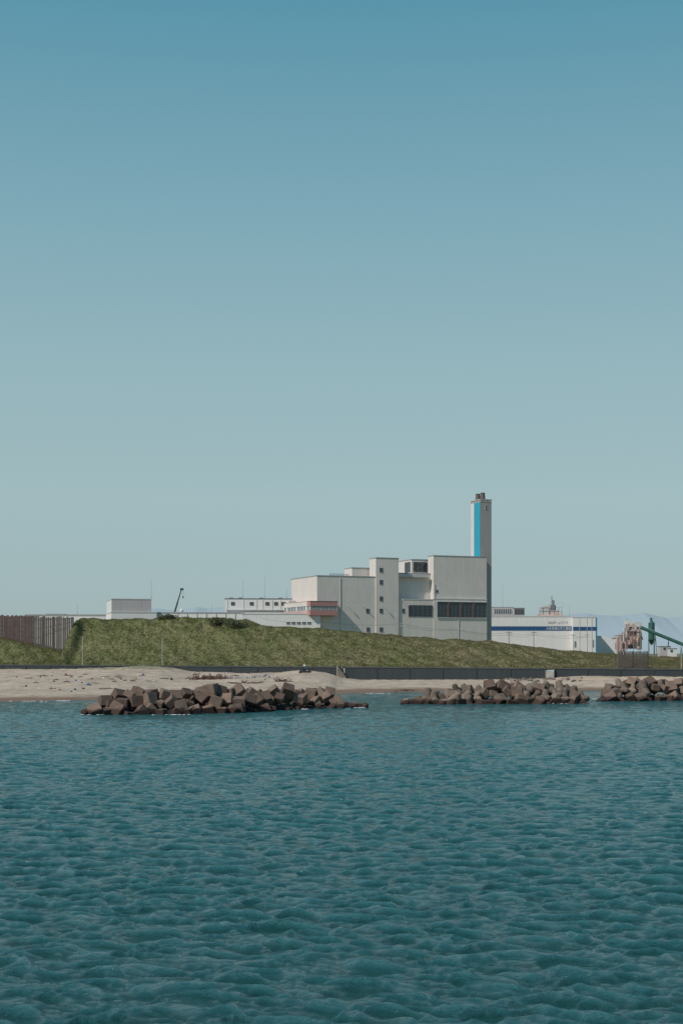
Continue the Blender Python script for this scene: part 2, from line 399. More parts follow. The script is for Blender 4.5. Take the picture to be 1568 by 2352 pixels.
# inland ground out to the horizon
mb = MB(); mb.v = [(-500, Yw(-500)+57, 5.7), (500, Yw(500)+57, 5.7), (30000, 30000, 5.7), (-30000, 30000, 5.7), (-30000, Yw(-500)+57, 5.7), (30000, Yw(500)+57, 5.7)]
mb.f = [(0, 1, 2, 3), (4, 0, 3), (1, 5, 2)]
tag(mb.build('ground', M['grass'], fix=False), kind='structure')

# distant hills
def hills(pts, Y):
    X = np.array([PX(p, Y) for p, _ in pts]); Z = np.array([PZ(y, Y) for _, y in pts])
    xs = np.linspace(X[0], X[-1], 220); zs = np.interp(xs, X, Z); zs = zs+fbm(xs, xs*0, 900, 77, 4)*8*np.clip((zs-30)/60, 0, 1)
    rows = []
    for dy, f in ((-1500, 0), (-700, .45), (0, 1), (900, .5), (1800, 0)):
        rows.append(np.stack([xs, np.full_like(xs, Y+dy)+fbm(xs, xs*0+dy, 1500, 5, 2)*150*(f < 1), 5+(zs-5)*f], -1))
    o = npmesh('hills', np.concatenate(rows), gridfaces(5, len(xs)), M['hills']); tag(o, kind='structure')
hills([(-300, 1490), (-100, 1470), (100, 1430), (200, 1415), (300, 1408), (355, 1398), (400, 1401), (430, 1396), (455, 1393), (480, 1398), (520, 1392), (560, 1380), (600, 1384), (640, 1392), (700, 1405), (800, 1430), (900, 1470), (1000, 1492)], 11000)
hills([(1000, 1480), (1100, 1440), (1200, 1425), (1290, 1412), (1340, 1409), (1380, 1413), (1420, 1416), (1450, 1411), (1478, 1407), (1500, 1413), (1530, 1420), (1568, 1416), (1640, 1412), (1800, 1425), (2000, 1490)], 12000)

# ------------------------------------------------------------------ sea wall
def wall_x(px): k = (px-CX)/F; return k*(470-113*.335)/(1+.335*k)
def seawall(px0, px1, label):
    x0 = wall_x(px0); x1 = wall_x(px1)
    ang = math.atan(-.335); L = (x1-x0)/math.cos(ang)
    t = thing('seawall', label, 'sea wall', (x0, Yw(x0), 0), ang)
    dz = (Zw(x1)-Zw(x0))
    body = MB(); cap = MB()
    body.prism([(0, -1), (L, -1), (L, Zw(x1)-.35), (0, Zw(x0)-.35)], -.25, .3)
    cap.prism([(-.05, Zw(x0)-.35), (L+.05, Zw(x1)-.35), (L+.05, Zw(x1)), (-.05, Zw(x0))], -.4, .4)
    body.build('wall', M['wallsea'], t); cap.build('coping', M['wallcap'], t)
    n = int(L/9)
    for i in range(1, n):
        bb = MB().box(i*L/n-.15, i*L/n+.15, -.42, -.24, 0, Zw(x0)+dz*i/n-.36); bb.build('buttress', M['wallsea'], t)
seawall(-260, 782, 'dark concrete sea wall at the foot of the tall left bank, partly buried in sand')
seawall(792, 1252, 'long dark concrete sea wall in the middle, standing tall above low sand')
seawall(1274, 1900, 'dark concrete sea wall at the right end beyond the pale gap')
x = wall_x(785); t = thing('beach_stairs', 'concrete stairs coming down to the beach at the joint of the sea wall', 'stairs', (x, Yw(x), 1.2), math.atan(-.335))
st = MB()
for i in range(12): st.box(-.7+i*.3, -.7+(i+1)*.3, -2.0, -.45, -.6, 4.7-i*.38)
st.build('steps', M['rock'], t); MB().box(-.95, -.72, -2.1, .3, -.6, 4.95).build('side_wall', M['concrete_light'], t)
MB().box(-.72, .5, -.44, .3, -.6, 4.75).build('landing', M['rock'], t)
x = wall_x(1263); t = thing('beach_ramp', 'pale concrete ramp filling the gap in the sea wall', 'ramp', (x, Yw(x), 2.2), math.atan(-.335))
MB().prism([(-1.15, -.6), (1.15, -.6), (1.15, 2.3), (-1.15, 2.7)], -1.0, .3).build('ramp_block', M['concrete_light'], t)
for a in (-1.4, 1.2): MB().box(a, a+.2, -1.1, .5, -.6, 3.15).build('side_wall', M['rock'], t)

# ------------------------------------------------------------------ frames for buildings
class Fr:
    def __init__(s, px, Y, deg): s.O = (PX(px, Y), Y); s.a = math.radians(deg); s.u = (math.cos(s.a), math.sin(s.a)); s.v = (-math.sin(s.a), math.cos(s.a))
    def s(s, px, d=0):
        k = (px-CX)/F
        return (k*(s.O[1]+d*s.v[1])-s.O[0]-d*s.v[0])/(s.u[0]-k*s.u[1])
    def sd(s, px, sx=0):     # depth along v at which the line u=sx is seen at px
        k = (px-CX)/F; ox = s.O[0]+sx*s.u[0]; oy = s.O[1]+sx*s.u[1]
        return (k*oy-ox)/(s.v[0]-k*s.v[1])
    def z(s, py, sx=0, d=0): return PZ(py, s.O[1]+sx*s.u[1]+d*s.v[1])
    def root(s, name, label, cat, **k): return thing(name, label, cat, (s.O[0], s.O[1], 0), s.a, **k)
G = 5.4
def vol(fr, parent, name, mat, pl, pr, pt, d0, depth, zb=G, cap='edge', capname='parapet', ch=.35):
    s0, s1 = fr.s(pl, d0), fr.s(pr, d0); zt = fr.z(pt, s0, d0)
    o = MB().box(s0, s1, d0, d0+depth, zb, zt-ch).build(name, M[mat] if isinstance(mat, str) else mat, parent)
    if cap: MB().box(s0-.12, s1+.12, d0-.12, d0+depth+.12, zt-ch, zt).build(capname, M[cap], o)
    return s0, s1, zt, o
def window(fr, parent, pc, pyc, wpx, hpx, d, glass='glass', frame='trim', mull=0, rail=0, name='window'):
    s0, s1 = fr.s(pc-wpx/2, d), fr.s(pc+wpx/2, d); z1, z0 = fr.z(pyc-hpx/2, s0, d), fr.z(pyc+hpx/2, s0, d)
    f = .09; m = MB()
    m.box(s0-f, s1+f, d-.12, d, z1, z1+f).box(s0-f, s1+f, d-.18, d, z0-f, z0).box(s0-f, s0, d-.12, d, z0, z1).box(s1, s1+f, d-.12, d, z0, z1)
    for i in range(mull): xx = s0+(s1-s0)*(i+1)/(mull+1); m.box(xx-.06, xx+.06, d-.11, d, z0, z1)
    for i in range(rail): xx = z0+(z1-z0)*(i+1)/(rail+1); m.box(s0, s1, d-.10, d, xx-.05, xx+.05)
    o = m.build(name, M[frame], parent); MB().box(s0, s1, d-.04, d+.02, z0, z1).build('pane', M[glass], o)
    return o
def louvre(fr, parent, pl, pr, pt, pb, d, cols=4, rows=8, name='louvre', frame='steel', cross=False, bw=.1):
    s0, s1 = fr.s(pl, d), fr.s(pr, d); z1, z0 = fr.z(pt, s0, d), fr.z(pb, s0, d)
    o = MB().box(s0, s1, d-.05, d+.02, z0, z1).build(name, M['glass'], parent); m = MB()
    for i in range(cols+1): xx = s0+(s1-s0)*i/cols; m.box(xx-bw, xx+bw, d-.22, d-.05, z0, z1)
    for i in range(rows+1): zz = z0+(z1-z0)*i/rows; m.box(s0, s1, d-.15, d-.06, zz-.04, zz+.04)
    if cross:
        m.tube((s0, d-.2, z0), (s1, d-.2, z1), .09, n=4).tube((s0, d-.2, z1), (s1, d-.2, z0), .09, n=4)
    m.build('frame', M[frame], o); return o

# ------------------------------------------------------------------ main plant
fr = Fr(728, 560, 22)
t = fr.root('industrial_plant', 'big pale grey block shaped plant with stair tower and red banded corner balcony', 'factory')
D = fr.sd(669)
s0, s1, zt, A = vol(fr, t, 'low_hall', 'wall', 728, 866, 1321, 0, D)
m = MB()
for i in range(14):
    xx = fr.s(757, 3)+(fr.s(801, 3)-fr.s(757, 3))*i/13; m.box(xx-.06, xx+.06, 3, 3.12, zt, zt+.9)
m.box(fr.s(757, 3), fr.s(801, 3), 3.0, 3.1, zt+.8, zt+.92); m.box(fr.s(757, 3), fr.s(801, 3), 3.0, 3.1, zt+.4, zt+.48)
m.build('roof_railing', M['steel'], t)
vol(fr, t, 'roof_house', 'wall', 808, 862, 1303, 7, 8)
dpt = fr.sd(848, fr.s(863, -.5))+.5
vol(fr, t, 'stair_tower', 'wall', 863, 915, 1280, -.5, dpt)
vol(fr, t, 'middle_hall', 'wall', 900, 1000, 1315, 3.4, 22)
sL, sR = fr.s(916, -.0), fr.s(984, 2.8); zl = fr.z(1318, sL, 1)
MB().box(fr.s(917, .2), fr.s(986, .2), 1.6, 3.38, zl-1.2, zl).build('roof_ledge', M['cap'], t)
vol(fr, t, 'front_annex', 'wall', 915.5, 1000, 1375, 0.05, 3.3, cap='cap')
vol(fr, t, 'right_hall', 'wall', 995, 1117, 1275, 0.7, 5.2)
vol(fr, t, 'right_base', 'wall', 995.5, 1117.5, 1374, -.15, .83, cap='cap')
vol(fr, t, 'rear_hall', 'wall_grey', 1003, 1112, 1290, 5.9, 16)
s0, s1, zt4, o4 = vol(fr, t, 'cooling_house', 'wall', 945, 984, 1284, 8, 13, zb=fr.z(1316, 40, 8))
louvre(fr, t, 949, 979, 1291, 1313, 8, 3, 8, cross=True, frame='louvrebar')
m = MB(); zz0, zz1 = fr.z(1314, s0, 10), fr.z(1291, s0, 10)
o = MB().box(s0-.05, s0+.02, 9.2, 14.5, zz0, zz1).build('louvre', M['glass'], t)
for i in range(4): m.box(s0-.16, s0-.05, 9.2+i*1.76, 9.36+i*1.76, zz0, zz1)
for i in range(7): m.box(s0-.14, s0-.06, 9.2, 14.5, zz0+(zz1-zz0)*i/6-.05, zz0+(zz1-zz0)*i/6+.05)
m.build('frame', M['louvrebar'], o)
for pc, py in ((875, 1309), (875, 1337), (875, 1375), (875, 1403), (875, 1446)): window(fr, t, pc, py, 6.5, 9, -.5, 'glass', 'trim', 1)
for pc, py in ((844, 1403), (845, 1446)): window(fr, t, pc, py, 6.5, 9, 0, 'glass', 'trim', 1)
window(fr, t, 926, 1403, 5, 9, .05)
window(fr, t, 1003, 1358, 4, 5, .7)
louvre(fr, t, 938, 992, 1390, 1416, .05, 5, 7, frame='louvrebar')
for a_, b_ in ((1004, 1026.5), (1030.5, 1055), (1059, 1084), (1088, 1116)): louvre(fr, t, a_, b_, 1382.5, 1418, -.15, 3, 6, frame='louvrebar', bw=.05)
for p in (1028.5, 1057, 1086): 
    a = fr.s(p-1.7, -.2); b = fr.s(p+1.7, -.2); MB().box(a, b, -.5, -.16, fr.z(1418, a), fr.z(1382, a)).build('column', M['redbrown'], t)
a, b = fr.s(1003, -.2), fr.s(1117, -.2); MB().box(a, b, -.6, -.155, fr.z(1382.3, a), fr.z(1380.8, a)).build('window_hood', M['cap'], t)
MB().box(a, b, -.5, -.155, fr.z(1419.6, a), fr.z(1418.2, a)).build('window_sill', M['cap'], t)
for p, a, b, d in ((781, 1326, 1470, 0), (997, 1340, 1378, .7), (1052, 1420, 1470, -.15)):
    xx = fr.s(p, d); MB().tube((xx, d-.15, fr.z(b, xx)), (xx, d-.15, fr.z(a, xx)), .11, n=6).build('downpipe', M['cap'], t)
for p, y, d in ((798, 1393, 0), (879, 1393, -.5), (833, 1393, 0), (922, 1380, .05), (756, 1397, 0), (740, 1440, 0), (812, 1440, 0)):
    xx = fr.s(p, d); zz = fr.z(y, xx); MB().tube((xx, d, zz), (xx-.1, d-1.0, zz+.3), .07, n=5).box(xx-.25, xx+.15, d-1.5, d-.9, zz+.2, zz+.42).build('wall_lamp', M['cap'], t)
# red banded balcony wrapping the corner
sb0 = fr.s(712, -3.5); sb1 = fr.s(775, -3.5); db = fr.sd(652, sb0)
za, zb_, zc, zd = fr.z(1380, sb0, -3.5), fr.z(1391.5, sb0, -3.5), fr.z(1401, sb0, -3.5), fr.z(1413, sb0, -3.5)
bal = MB().box(sb0, sb1, -3.5, -.02, zd, zc).build('balcony', M['red'], t)
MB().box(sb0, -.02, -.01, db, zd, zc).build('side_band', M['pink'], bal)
MB().box(sb0, sb1, -3.5, -.02, zb_, za-.15).build('upper_band', M['red'], bal)
MB().box(sb0, -.02, -.01, db, zb_, za-.15).build('upper_side_band', M['wall'], bal)
MB().box(sb0-.1, sb1+.1, -3.6, -.02, za-.15, za).build('canopy', M['redbrown'], bal)
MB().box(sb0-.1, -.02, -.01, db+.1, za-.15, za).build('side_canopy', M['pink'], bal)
MB().box(sb0+.25, sb1-.25, -3.25, -.02, zc, zb_).box(sb0+.25, -.02, -.02, db-.3, zc, zb_).build('window_band', M['glass_pale'], bal)
for i in range(11): xx = sb0+.25+(sb1-sb0-.6)*i/10; MB().box(xx, xx+.12, -3.35, -3.25, zc, zb_).build('mullion', M['white'], bal)
for i in range(9): yy_ = -3.2+(db+2.8)*i/8; MB().box(sb0+.12, sb0+.25, yy_, yy_+1.3 if i % 3 == 1 else yy_+.3, zc, zb_).build('mullion', M['white'], bal)
MB().box(sb0+1, sb0+4, db-3, db, za, za+1.0).build('roof_box', M['cap'], bal)
fl = Fr(640, 556, 6)
t2 = fl.root('low_annex', 'low white flat roofed annex in front of the plant, left of the red banded corner', 'building')
s0, s1, z_, _ = vol(fl, t2, 'wall', 'wall_white', 556, 735, 1409, 0, 3.4, cap='cap')
for p in (662, 674, 686, 698, 710): window(fl, t2, p, 1431, 8, 5, 0, 'glass', 'cap', 1)
fl2 = Fr(560, 585, 4)
t2 = fl2.root('office_block', 'long pale two storey block with small square windows under a dark roof edge', 'building')
vol(fl2, t2, 'wall', 'wall_white', 517, 672, 1374, 0, 12, cap='trim')
for p in (535, 578, 614, 634, 651): window(fl2, t2, p, 1386.5, 8, 6.5, 0, 'glass', 'trim', 1)
for p in (523, 560, 590, 604, 626, 645, 666): xx = fl2.s(p); MB().tube((xx, -.1, fl2.z(1405, xx)), (xx, -.1, fl2.z(1378, xx)), .07, n=5).build('downpipe', M['cap'], t2)
MB().box(fl2.s(519), fl2.s(670), -.5, 0, fl2.z(1402), fl2.z(1400)).build('ledge', M['cap'], t2)
for i, p in enumerate((527, 548, 596, 640)): xx = fl2.s(p, 4); MB().box(xx, xx+1.6, 4, 5.5, fl2.z(1374), fl2.z(1371.5)).build('roof_unit', M['steel'], t2)
fl3 = Fr(350, 575, 2)
t2 = fl3.root('long_shed', 'very long low pale shed with thin flat roof behind the bank crest', 'shed')
vol(fl3, t2, 'wall', 'wall_white', 340, 560, 1406, 0, 14, cap='roof', ch=.5)
for i in range(9):
    xx = fl3.s(365+i*22); MB().tube((xx, -.12, 8), (xx, -.12, fl3.z(1409)), .08, n=5).build('downpipe', M['trim'], t2)
fl4 = Fr(257, 560, 14)
t2 = fl4.root('warehouse', 'lavender grey square block with left side painted sunlit white at the far left', 'building')
Dq = fl4.sd(246)
vol(fl4, t2, 'wall', 'wall_lav', 257, 348, 1374.5, 0, Dq, zb=fl4.z(1405), cap='cap')
s0 = fl4.s(257); MB().box(s0-.08, s0-.01, 0, Dq, fl4.z(1405), fl4.z(1378)).build('sunlit_side', M['white'], t2)  # white slab paints the sunlight on the block's left face
vol(fl4, t2, 'base_wall', 'wall_white', 256, 360, 1405, -.5, Dq+2, cap='cap')
fl5 = Fr(100, 590, 3)
t2 = fl5.root('long_roof_shed', 'low flat shed seen as a thin pale roof strip behind the slat fence', 'shed')
vol(fl5, t2, 'wall', 'wall_white', 60, 246, 1411, 0, 14, cap='roof', ch=.6)
MB().box(fl5.s(104), fl5.s(150), 3, 8, fl5.z(1411), fl5.z(1409.5)).build('roof_unit', M['trim'], t2)

# ------------------------------------------------------------------ chimney
fc = Fr(1102, 592, 22)
t = fc.root('chimney_tower', 'tall square chimney with bright blue stripe and two dark flues on top', 'chimney')
Dc = fc.sd(1081); s1 = fc.s(1128); zt = fc.z(1146, 0)
sh = MB().box(0, s1, 0, Dc, G, zt-1.1).build('shaft', M['wall_shaft'], t)
db = fc.sd(1088)
MB().box(-.06, -.005, .02, db, G, zt-1.1).build('blue_stripe', M['blue'], t)
MB().box(-.06, -.005, db+.005, Dc-.02, G, zt-1.1).build('sunlit_tone_side', M['wall'], t)  # lighter than the shaft: sun on the left face put into the colour
m = MB().box(-.15, s1+.15, -.15, Dc+.15, zt-.25, zt).box(.3, s1-.3, .3, Dc-.3, zt-1.1, zt-.25)
n = 9
for i in range(n+1): xx = s1*i/n; m.box(xx-.14, xx+.14, -.1, .2, zt-1.1, zt-.25)
for i in range(12): xx = Dc*i/11; m.box(-.1, .2, xx-.14, xx+.14, zt-1.1, zt-.25)
m.box(-.1, s1+.1, -.1, Dc+.1, zt-1.25, zt-1.1)
m.build('louvred_crown', M['wall_grey'], t)
for yy_ in (Dc*.24, Dc*.76):
    o = MB().tube((s1*.42, yy_, zt), (s1*.42, yy_, zt+2.55), 1.12, .92, 20).build('flue', M['flue'], t, smooth=False)
    MB().tube((s1*.42, yy_, zt+2.55), (s1*.42, yy_, zt+2.8), 1.0, 1.0, 20).build('rim', M['dark'], o)
window(fc, t, 1115.5, 1165, 3.5, 8, 0, 'glass', 'cap')

# ------------------------------------------------------------------ right side factories
fw = Fr(1128, 655, 2)
t = fw.root('white_factory', 'long white factory with blue stripe and Japanese lettering', 'factory')
vol(fw, t, 'main_wall', 'wall_white', 1120, 1314, 1415, 0, 30, cap='cap')
s0, s1 = fw.s(1120), fw.s(1313.8)
MB().box(s0, s1, -.06, -.004, fw.z(1448.5), fw.z(1438.5)).build('blue_stripe', M['navy'], t)
sw0, sw1, zw, ow = vol(fw, t, 'end_block', 'wall_white', 1315, 1370, 1417, -3.0, 33, cap='cap')
MB().box(sw0-.05, sw1+.05, -3.06, -3.004, fw.z(1448.5, 0, -3), fw.z(1439.5, 0, -3)).build('blue_stripe', M['navy'], t)
for z0_, z1_ in ((G, fw.z(1448.7, 0, -3)), (fw.z(1439.3, 0, -3), zw-.36)): MB().box(fw.s(1366.8, -3), sw1+.05, -3.06, -3.004, z0_, z1_).build('corner_trim', M['teal'], t)
for p in (1330, 1347, 1358): a = fw.s(p, -3); MB().box(a-.08, a+.08, -3.14, -3.065, G, zw-.5).build('downpipe', M['cap'], t)
MB().box(fw.s(1360, -3), fw.s(1362.5, -3), -3.12, -3.06, fw.z(1487), fw.z(1470)).build('door', M['steel'], t)
MB().box(fw.s(1318, -3), fw.s(1322, -3), -3.12, -3.06, fw.z(1487), fw.z(1473)).build('door', M['steel'], t)
def text(body, name, px0, px1, pyc, hpx, mat, parent, shear=0):
    cu = bpy.data.curves.new(name, 'FONT'); cu.body = body; cu.size = 1; cu.shear = shear; cu.align_x = 'LEFT'; cu.resolution_u = 3
    ob = bpy.data.objects.new(name+'_src', cu); C.objects.link(ob)
    dg = bpy.context.evaluated_depsgraph_get(); me = bpy.data.meshes.new_from_object(ob.evaluated_get(dg)); bpy.data.objects.remove(ob)
    if len(me.vertices) == 0: print('TEXT EMPTY', body); return
    co = np.array([v.co[:] for v in me.vertices]); mn, mx = co.min(0), co.max(0)
    a, b = fw.s(px0), fw.s(px1); z0, z1 = fw.z(pyc+hpx/2, a), fw.z(pyc-hpx/2, a)
    for v in me.vertices:
        v.co = (a+(v.co.x-mn[0])/(mx[0]-mn[0])*(b-a), -.075, z0+(v.co.y-mn[1])/(mx[1]-mn[1])*(z1-z0))
    o = bpy.data.objects.new(name, me); C.objects.link(o); me.materials.clear(); me.materials.append(mat); o.parent = parent
text('白山市へ ようこそ', 'wall_lettering', 1258, 1303, 1430, 6.0, M['steel'], t, .2)
text('大阪有機化学工業㈱', 'wall_lettering', 1253, 1310, 1443.5, 6.6, M['white'], t)

fg = Fr(1130, 690, 2)
t = fg.root('louvred_building', 'grey louvred building showing above the white factory beside the chimney', 'building')
vol(fg, t, 'wall', 'wall_grey', 1118, 1178, 1394, 0, 14, cap='roof')
vol(fg, t, 'end_wall', 'wall_grey', 1178.5, 1204, 1396, -.5, 14, cap='trim')
louvre(fg, t, 1134, 1174, 1399, 1409, 0, 8, 3, frame='cap')
louvre(fg, t, 1181, 1202, 1399, 1411, -.5, 3, 5)
Yr = 665; t = thing('rooftop_plant', 'brownish machinery tower with pipes and mast on the white factory roof', 'machinery', (PX(1262, Yr), Yr, PZ(1415, Yr)-.2))
u_ = Yr/F
def q(px, py): return ((px-1262)*u_, (1415-py)*u_+.2)
def bx(name, l, r, tp, bt, mat, d0=0, d1=3):
    a, z1 = q(l, tp); b, z0 = q(r, bt); return MB().box(a, b, d0, d1, z0, z1).build(name, M[mat], t)
bx('base_frame', 1233, 1292, 1411, 1415, 'beige'); bx('housing', 1240, 1262, 1396, 1411, 'wall_grey', .2, 2.5); bx('housing', 1263, 1283, 1402, 1411, 'beige', .2, 2.5)
bx('housing', 1248, 1258, 1391, 1396, 'beige', .3, 2); bx('fan_box', 1264, 1276, 1390, 1402, 'trim', .5, 2)
m = MB()
for p, tp in ((1238, 1400), (1246, 1393), (1260, 1388), (1272, 1380), (1282, 1398), (1289, 1404)): a, z = q(p, tp); m.tube((a, .1, 0), (a, .1, z), .12, n=6)
for y in (1396, 1404): a, z = q(1238, y); b, _ = q(1289, y); m.tube((a, .1, z), (b, .1, z), .08, n=5)
m.build('pipework', M['steel'], t)
a, z = q(1267, 1368); m = MB().tube((a, 1, 0), (a, 1, z), .1, n=6)
for i in range(8): zz = (1415-1400+i*4)*u_; m.tube((a-.6, 1, zz), (a+.6, 1, zz+.5), .05, n=4)
m.build('mast', M['dark'], t)
a, z = q(1270, 1378); MB().tube((a, 1, 1), (a, 1, z), .7, .45, 12).build('stack', M['steel'], t)

Yc = 720; uc = Yc/F
t = thing('batching_plant', 'pinkish rusty batching plant tower with framework and hoppers at the far right', 'industrial plant', (PX(1450, Yc), Yc, G))
def q2(px, py): return ((px-1450)*uc, PZ(py, Yc)-G)
def bx2(name, l, r, tp, bt, mat, d0=0, d1=6, par=None):
    a, z1 = q2(l, tp); b, z0 = q2(r, bt); return MB().box(a, b, d0, d1, z0, z1).build(name, M[mat], par or t)
bx2('tower', 1440, 1458, 1434, 1490, 'beige', 0, 6); bx2('tower', 1458.5, 1466, 1446, 1490, 'beige', -1, 5); bx2('tower_top', 1438, 1451, 1425, 1434, 'wall', .5, 5)
bx2('clad_side', 1466.3, 1473, 1440, 1492, 'wall_lav', .2, 6); bx2('ledge', 1434, 1460, 1449, 1451, 'cap', -1.5, 0)
bx2('tower_head', 1457, 1474, 1429, 1440, 'cap', .1, 5); bx2('shed', 1411, 1437.5, 1466, 1492, 'wall_white', .4, 8); bx2('shed_roof', 1409, 1438, 1463, 1466, 'beige', .2, 8)
bx2('lean_to', 1422, 1436, 1474, 1492, 'pink', -2, .38); bx2('walkway', 1410, 1440, 1459, 1460, 'steel', -1.5, 0)
bx2('opening', 1443, 1449, 1440, 1446, 'glass', -.05, .02); bx2('opening', 1453, 1457, 1452, 1462, 'glass', -.05, .02); bx2('opening', 1442, 1456, 1480, 1490, 'glass', -.05, .02); bx2('opening', 1425, 1432, 1478, 1490, 'glass', -2.05, -1.98)
m = MB()
for p in (1437, 1452, 1467):
    a, z = q2(p, 1436); m.box(a-.12, a+.12, -2.4, -2.1, 0, z)
for y in (1444, 1459, 1474): a, z = q2(1436, y); b, _ = q2(1468, y); m.box(a, b, -2.45, -2.1, z-.1, z+.1)
for y0, y1 in ((1459, 1444), (1474, 1459)): a, z = q2(1437, y0); b, z2 = q2(1452, y1); m.tube((a, -2.3, z), (b, -2.3, z2), .09, n=4)
for p, tp in ((1406, 1462), (1412, 1458), (1419, 1453), (1427, 1448), (1434, 1442)): a, z = q2(p, tp); m.tube((a, -2.3, 0), (a, -2.3, z), .12, n=5)
m.build('steel_frame', M['frame'], t)
for p, y in ((1448, 1468), (1462, 1470)): a, z = q2(p, y); MB().tube((a, -1.4, z), (a, -1.4, z-2.2), .7, .2, 12).tube((a, -1.4, z), (a, -1.4, z+1.2), .7, .7, 12).build('hopper', M['beige'], t)
for p, y, r_ in ((1424, 1456, .6), (1431, 1447, .55), (1416, 1464, .6), (1419, 1460, .4), (1405, 1470, .5)): a, z = q2(p, y); MB().tube((a, -1, 0), (a, -1, z), r_, r_, 12).tube((a, -1, z), (a, -1, z+.5), r_, .15, 12).build('silo', M['beige'] if p != 1431 else M['cap'], t)
for (a0, y0), (a1, y1) in (((1431, 1447), (1444, 1432)), ((1424, 1456), (1440, 1446)), ((1466, 1446), (1474, 1470))):
    a, z = q2(a0, y0); b, z2 = q2(a1, y1); MB().tube((a, -1.2, z), (b, -1.2, z2), .25, .25, 8).build('chute', M['steel'], t)
a, z = q2(1440, 1420); MB().tube((a, 2, z-4), (a, 2, z), .15, n=6).build('vent_pipe', M['frame'] , t)
t = thing('green_silo', 'dark green upright silo standing beside the batching tower', 'silo', (PX(1495, Yc), Yc, G))
zt = PZ(1430, Yc)-G; zb = PZ(1470, Yc)-G
MB().tube((0, 0, zb), (0, 0, zt), 1.6, 1.6, 20).build('tank', M['green'], t, smooth=False)
MB().tube((0, 0, zb-2.5), (0, 0, zb), .4, 1.6, 20).build('cone', M['green'], t)
MB().tube((0, 0, zt), (0, 0, zt+1), 1.0, .7, 14).tube((-.2, 0, zt+1), (-.2, 0, zt+2.4), .6, .6, 10).build('top_filter', M['green'], t)
for a, b in ((-1.4, -1), (1.4, -1), (-1.4, 1), (1.4, 1)): MB().tube((a, b, 0), (a, b, zb+.5), .16, n=6).build('leg', M['steel'], t)
t = thing('conveyor', 'long sloping green covered conveyor running down to the right', 'conveyor', (PX(1470, 714), 714, G))
uv = 714/F; A0 = (0, 0, PZ(1441, 714)-G); B0 = (95*uv, -3, PZ(1481, 714)-G)
MB().tube(A0, B0, .85, .85, 10).build('gallery', M['green'], t)
MB().tube((A0[0], A0[1]-.8, A0[2]+.9), (B0[0], B0[1]-.8, B0[2]+.9), .09, n=5).build('handrail', M['cap'], t)
for f_ in (.35, .65, .95):
    xx = B0[0]*f_; zz = A0[2]+(B0[2]-A0[2])*f_
    for sg in (-.9, .9): MB().tube((xx+sg, -3*f_, 0), (xx, -3*f_, zz-.8), .16, n=5).build('trestle_leg', M['green'], t)
fk = Fr(1372, 680, 0)
t = fk.root('white_shed', 'small white gabled shed just right of the white factory', 'shed')
a, b = fk.s(1368), fk.s(1412); z0 = fk.z(1470); MB().prism([(a, G), (b, G), (b, z0), ((a+b)/2-2, fk.z(1461)), (a, fk.z(1461))], 0, 12).build('wall', M['wall_white'], t)
MB().box(a-.1, (a+b)/2-2, -.2, 12.2, fk.z(1461), fk.z(1461)+.15).build('roof', M['cap'], t)
for p, y, wd, lab in ((1527, 1484, 12, 'small pale grey box building under the green conveyor'), (1543, 1489, 10, 'small white portable cabin at the foot of the conveyor')):
    f5 = Fr(p, 660, 5); t = f5.root('portable_cabin', lab, 'cabin'); vol(f5, t, 'wall', 'wall_lav' if wd == 12 else 'wall_white', p-wd, p+wd, y, 0, 4, cap='trim'); window(f5, t, p-2, y+6, 5, 4, 0)

# ------------------------------------------------------------------ crane
Yk = 610; uk = Yk/F
t = thing('mobile_crane', 'dark telescopic crane boom rising behind the long shed', 'crane', (PX(402, Yk), Yk, G))
zb = PZ(1404, Yk)-G; xt, ztop = 15*uk, PZ(1353, Yk)-G
d = Vector((xt, 0, ztop-zb)).normalized(); p0 = Vector((0, 0, zb))
base = p0-d*8
MB().tube(base, p0+d*4, .42, .38, 6).build('boom_section', M['dark'], t); MB().tube(p0+d*4, Vector((xt, 0, ztop)), .32, .24, 6).build('boom_section', M['dark'], t)
MB().box(xt-.5, xt+.9, -.4, .4, ztop-.5, ztop+.35).build('boom_head', M['dark'], t)
MB().tube((xt+.7, 0, ztop-.4), (xt+.7, 0, ztop-3.2), .05, n=4).box(xt+.45, xt+.95, -.2, .2, ztop-3.9, ztop-3.1).build('hook_block', M['dark'], t)
MB().box(-4, 3.5, -1.3, 1.3, .8, 2.4).build('chassis', M['white'], t)
MB().box(1.2, 3.3, -1.3, .0, 2.4, 4.0).build('cab', M['glass_pale'], t)
for xx in (-3.2, -1.6, 1.2, 2.7): MB().tube((xx, -1.5, .6), (xx, -1.0, .6), .6, n=14).build('wheel', M['dark'], t)
t = thing('roof_dome', 'small pale domed vent beside the crane boom above the long shed', 'vent', (PX(417, 585), 585, PZ(1406, 585)-.3))
MB().tube((0, 0, 0), (0, 0, 1.0), .7, .7, 14).build('drum', M['cap'], t); MB().tube((0, 0, 1.0), (0, 0, 1.7), .75, .25, 14).build('cowl', M['white'], t)

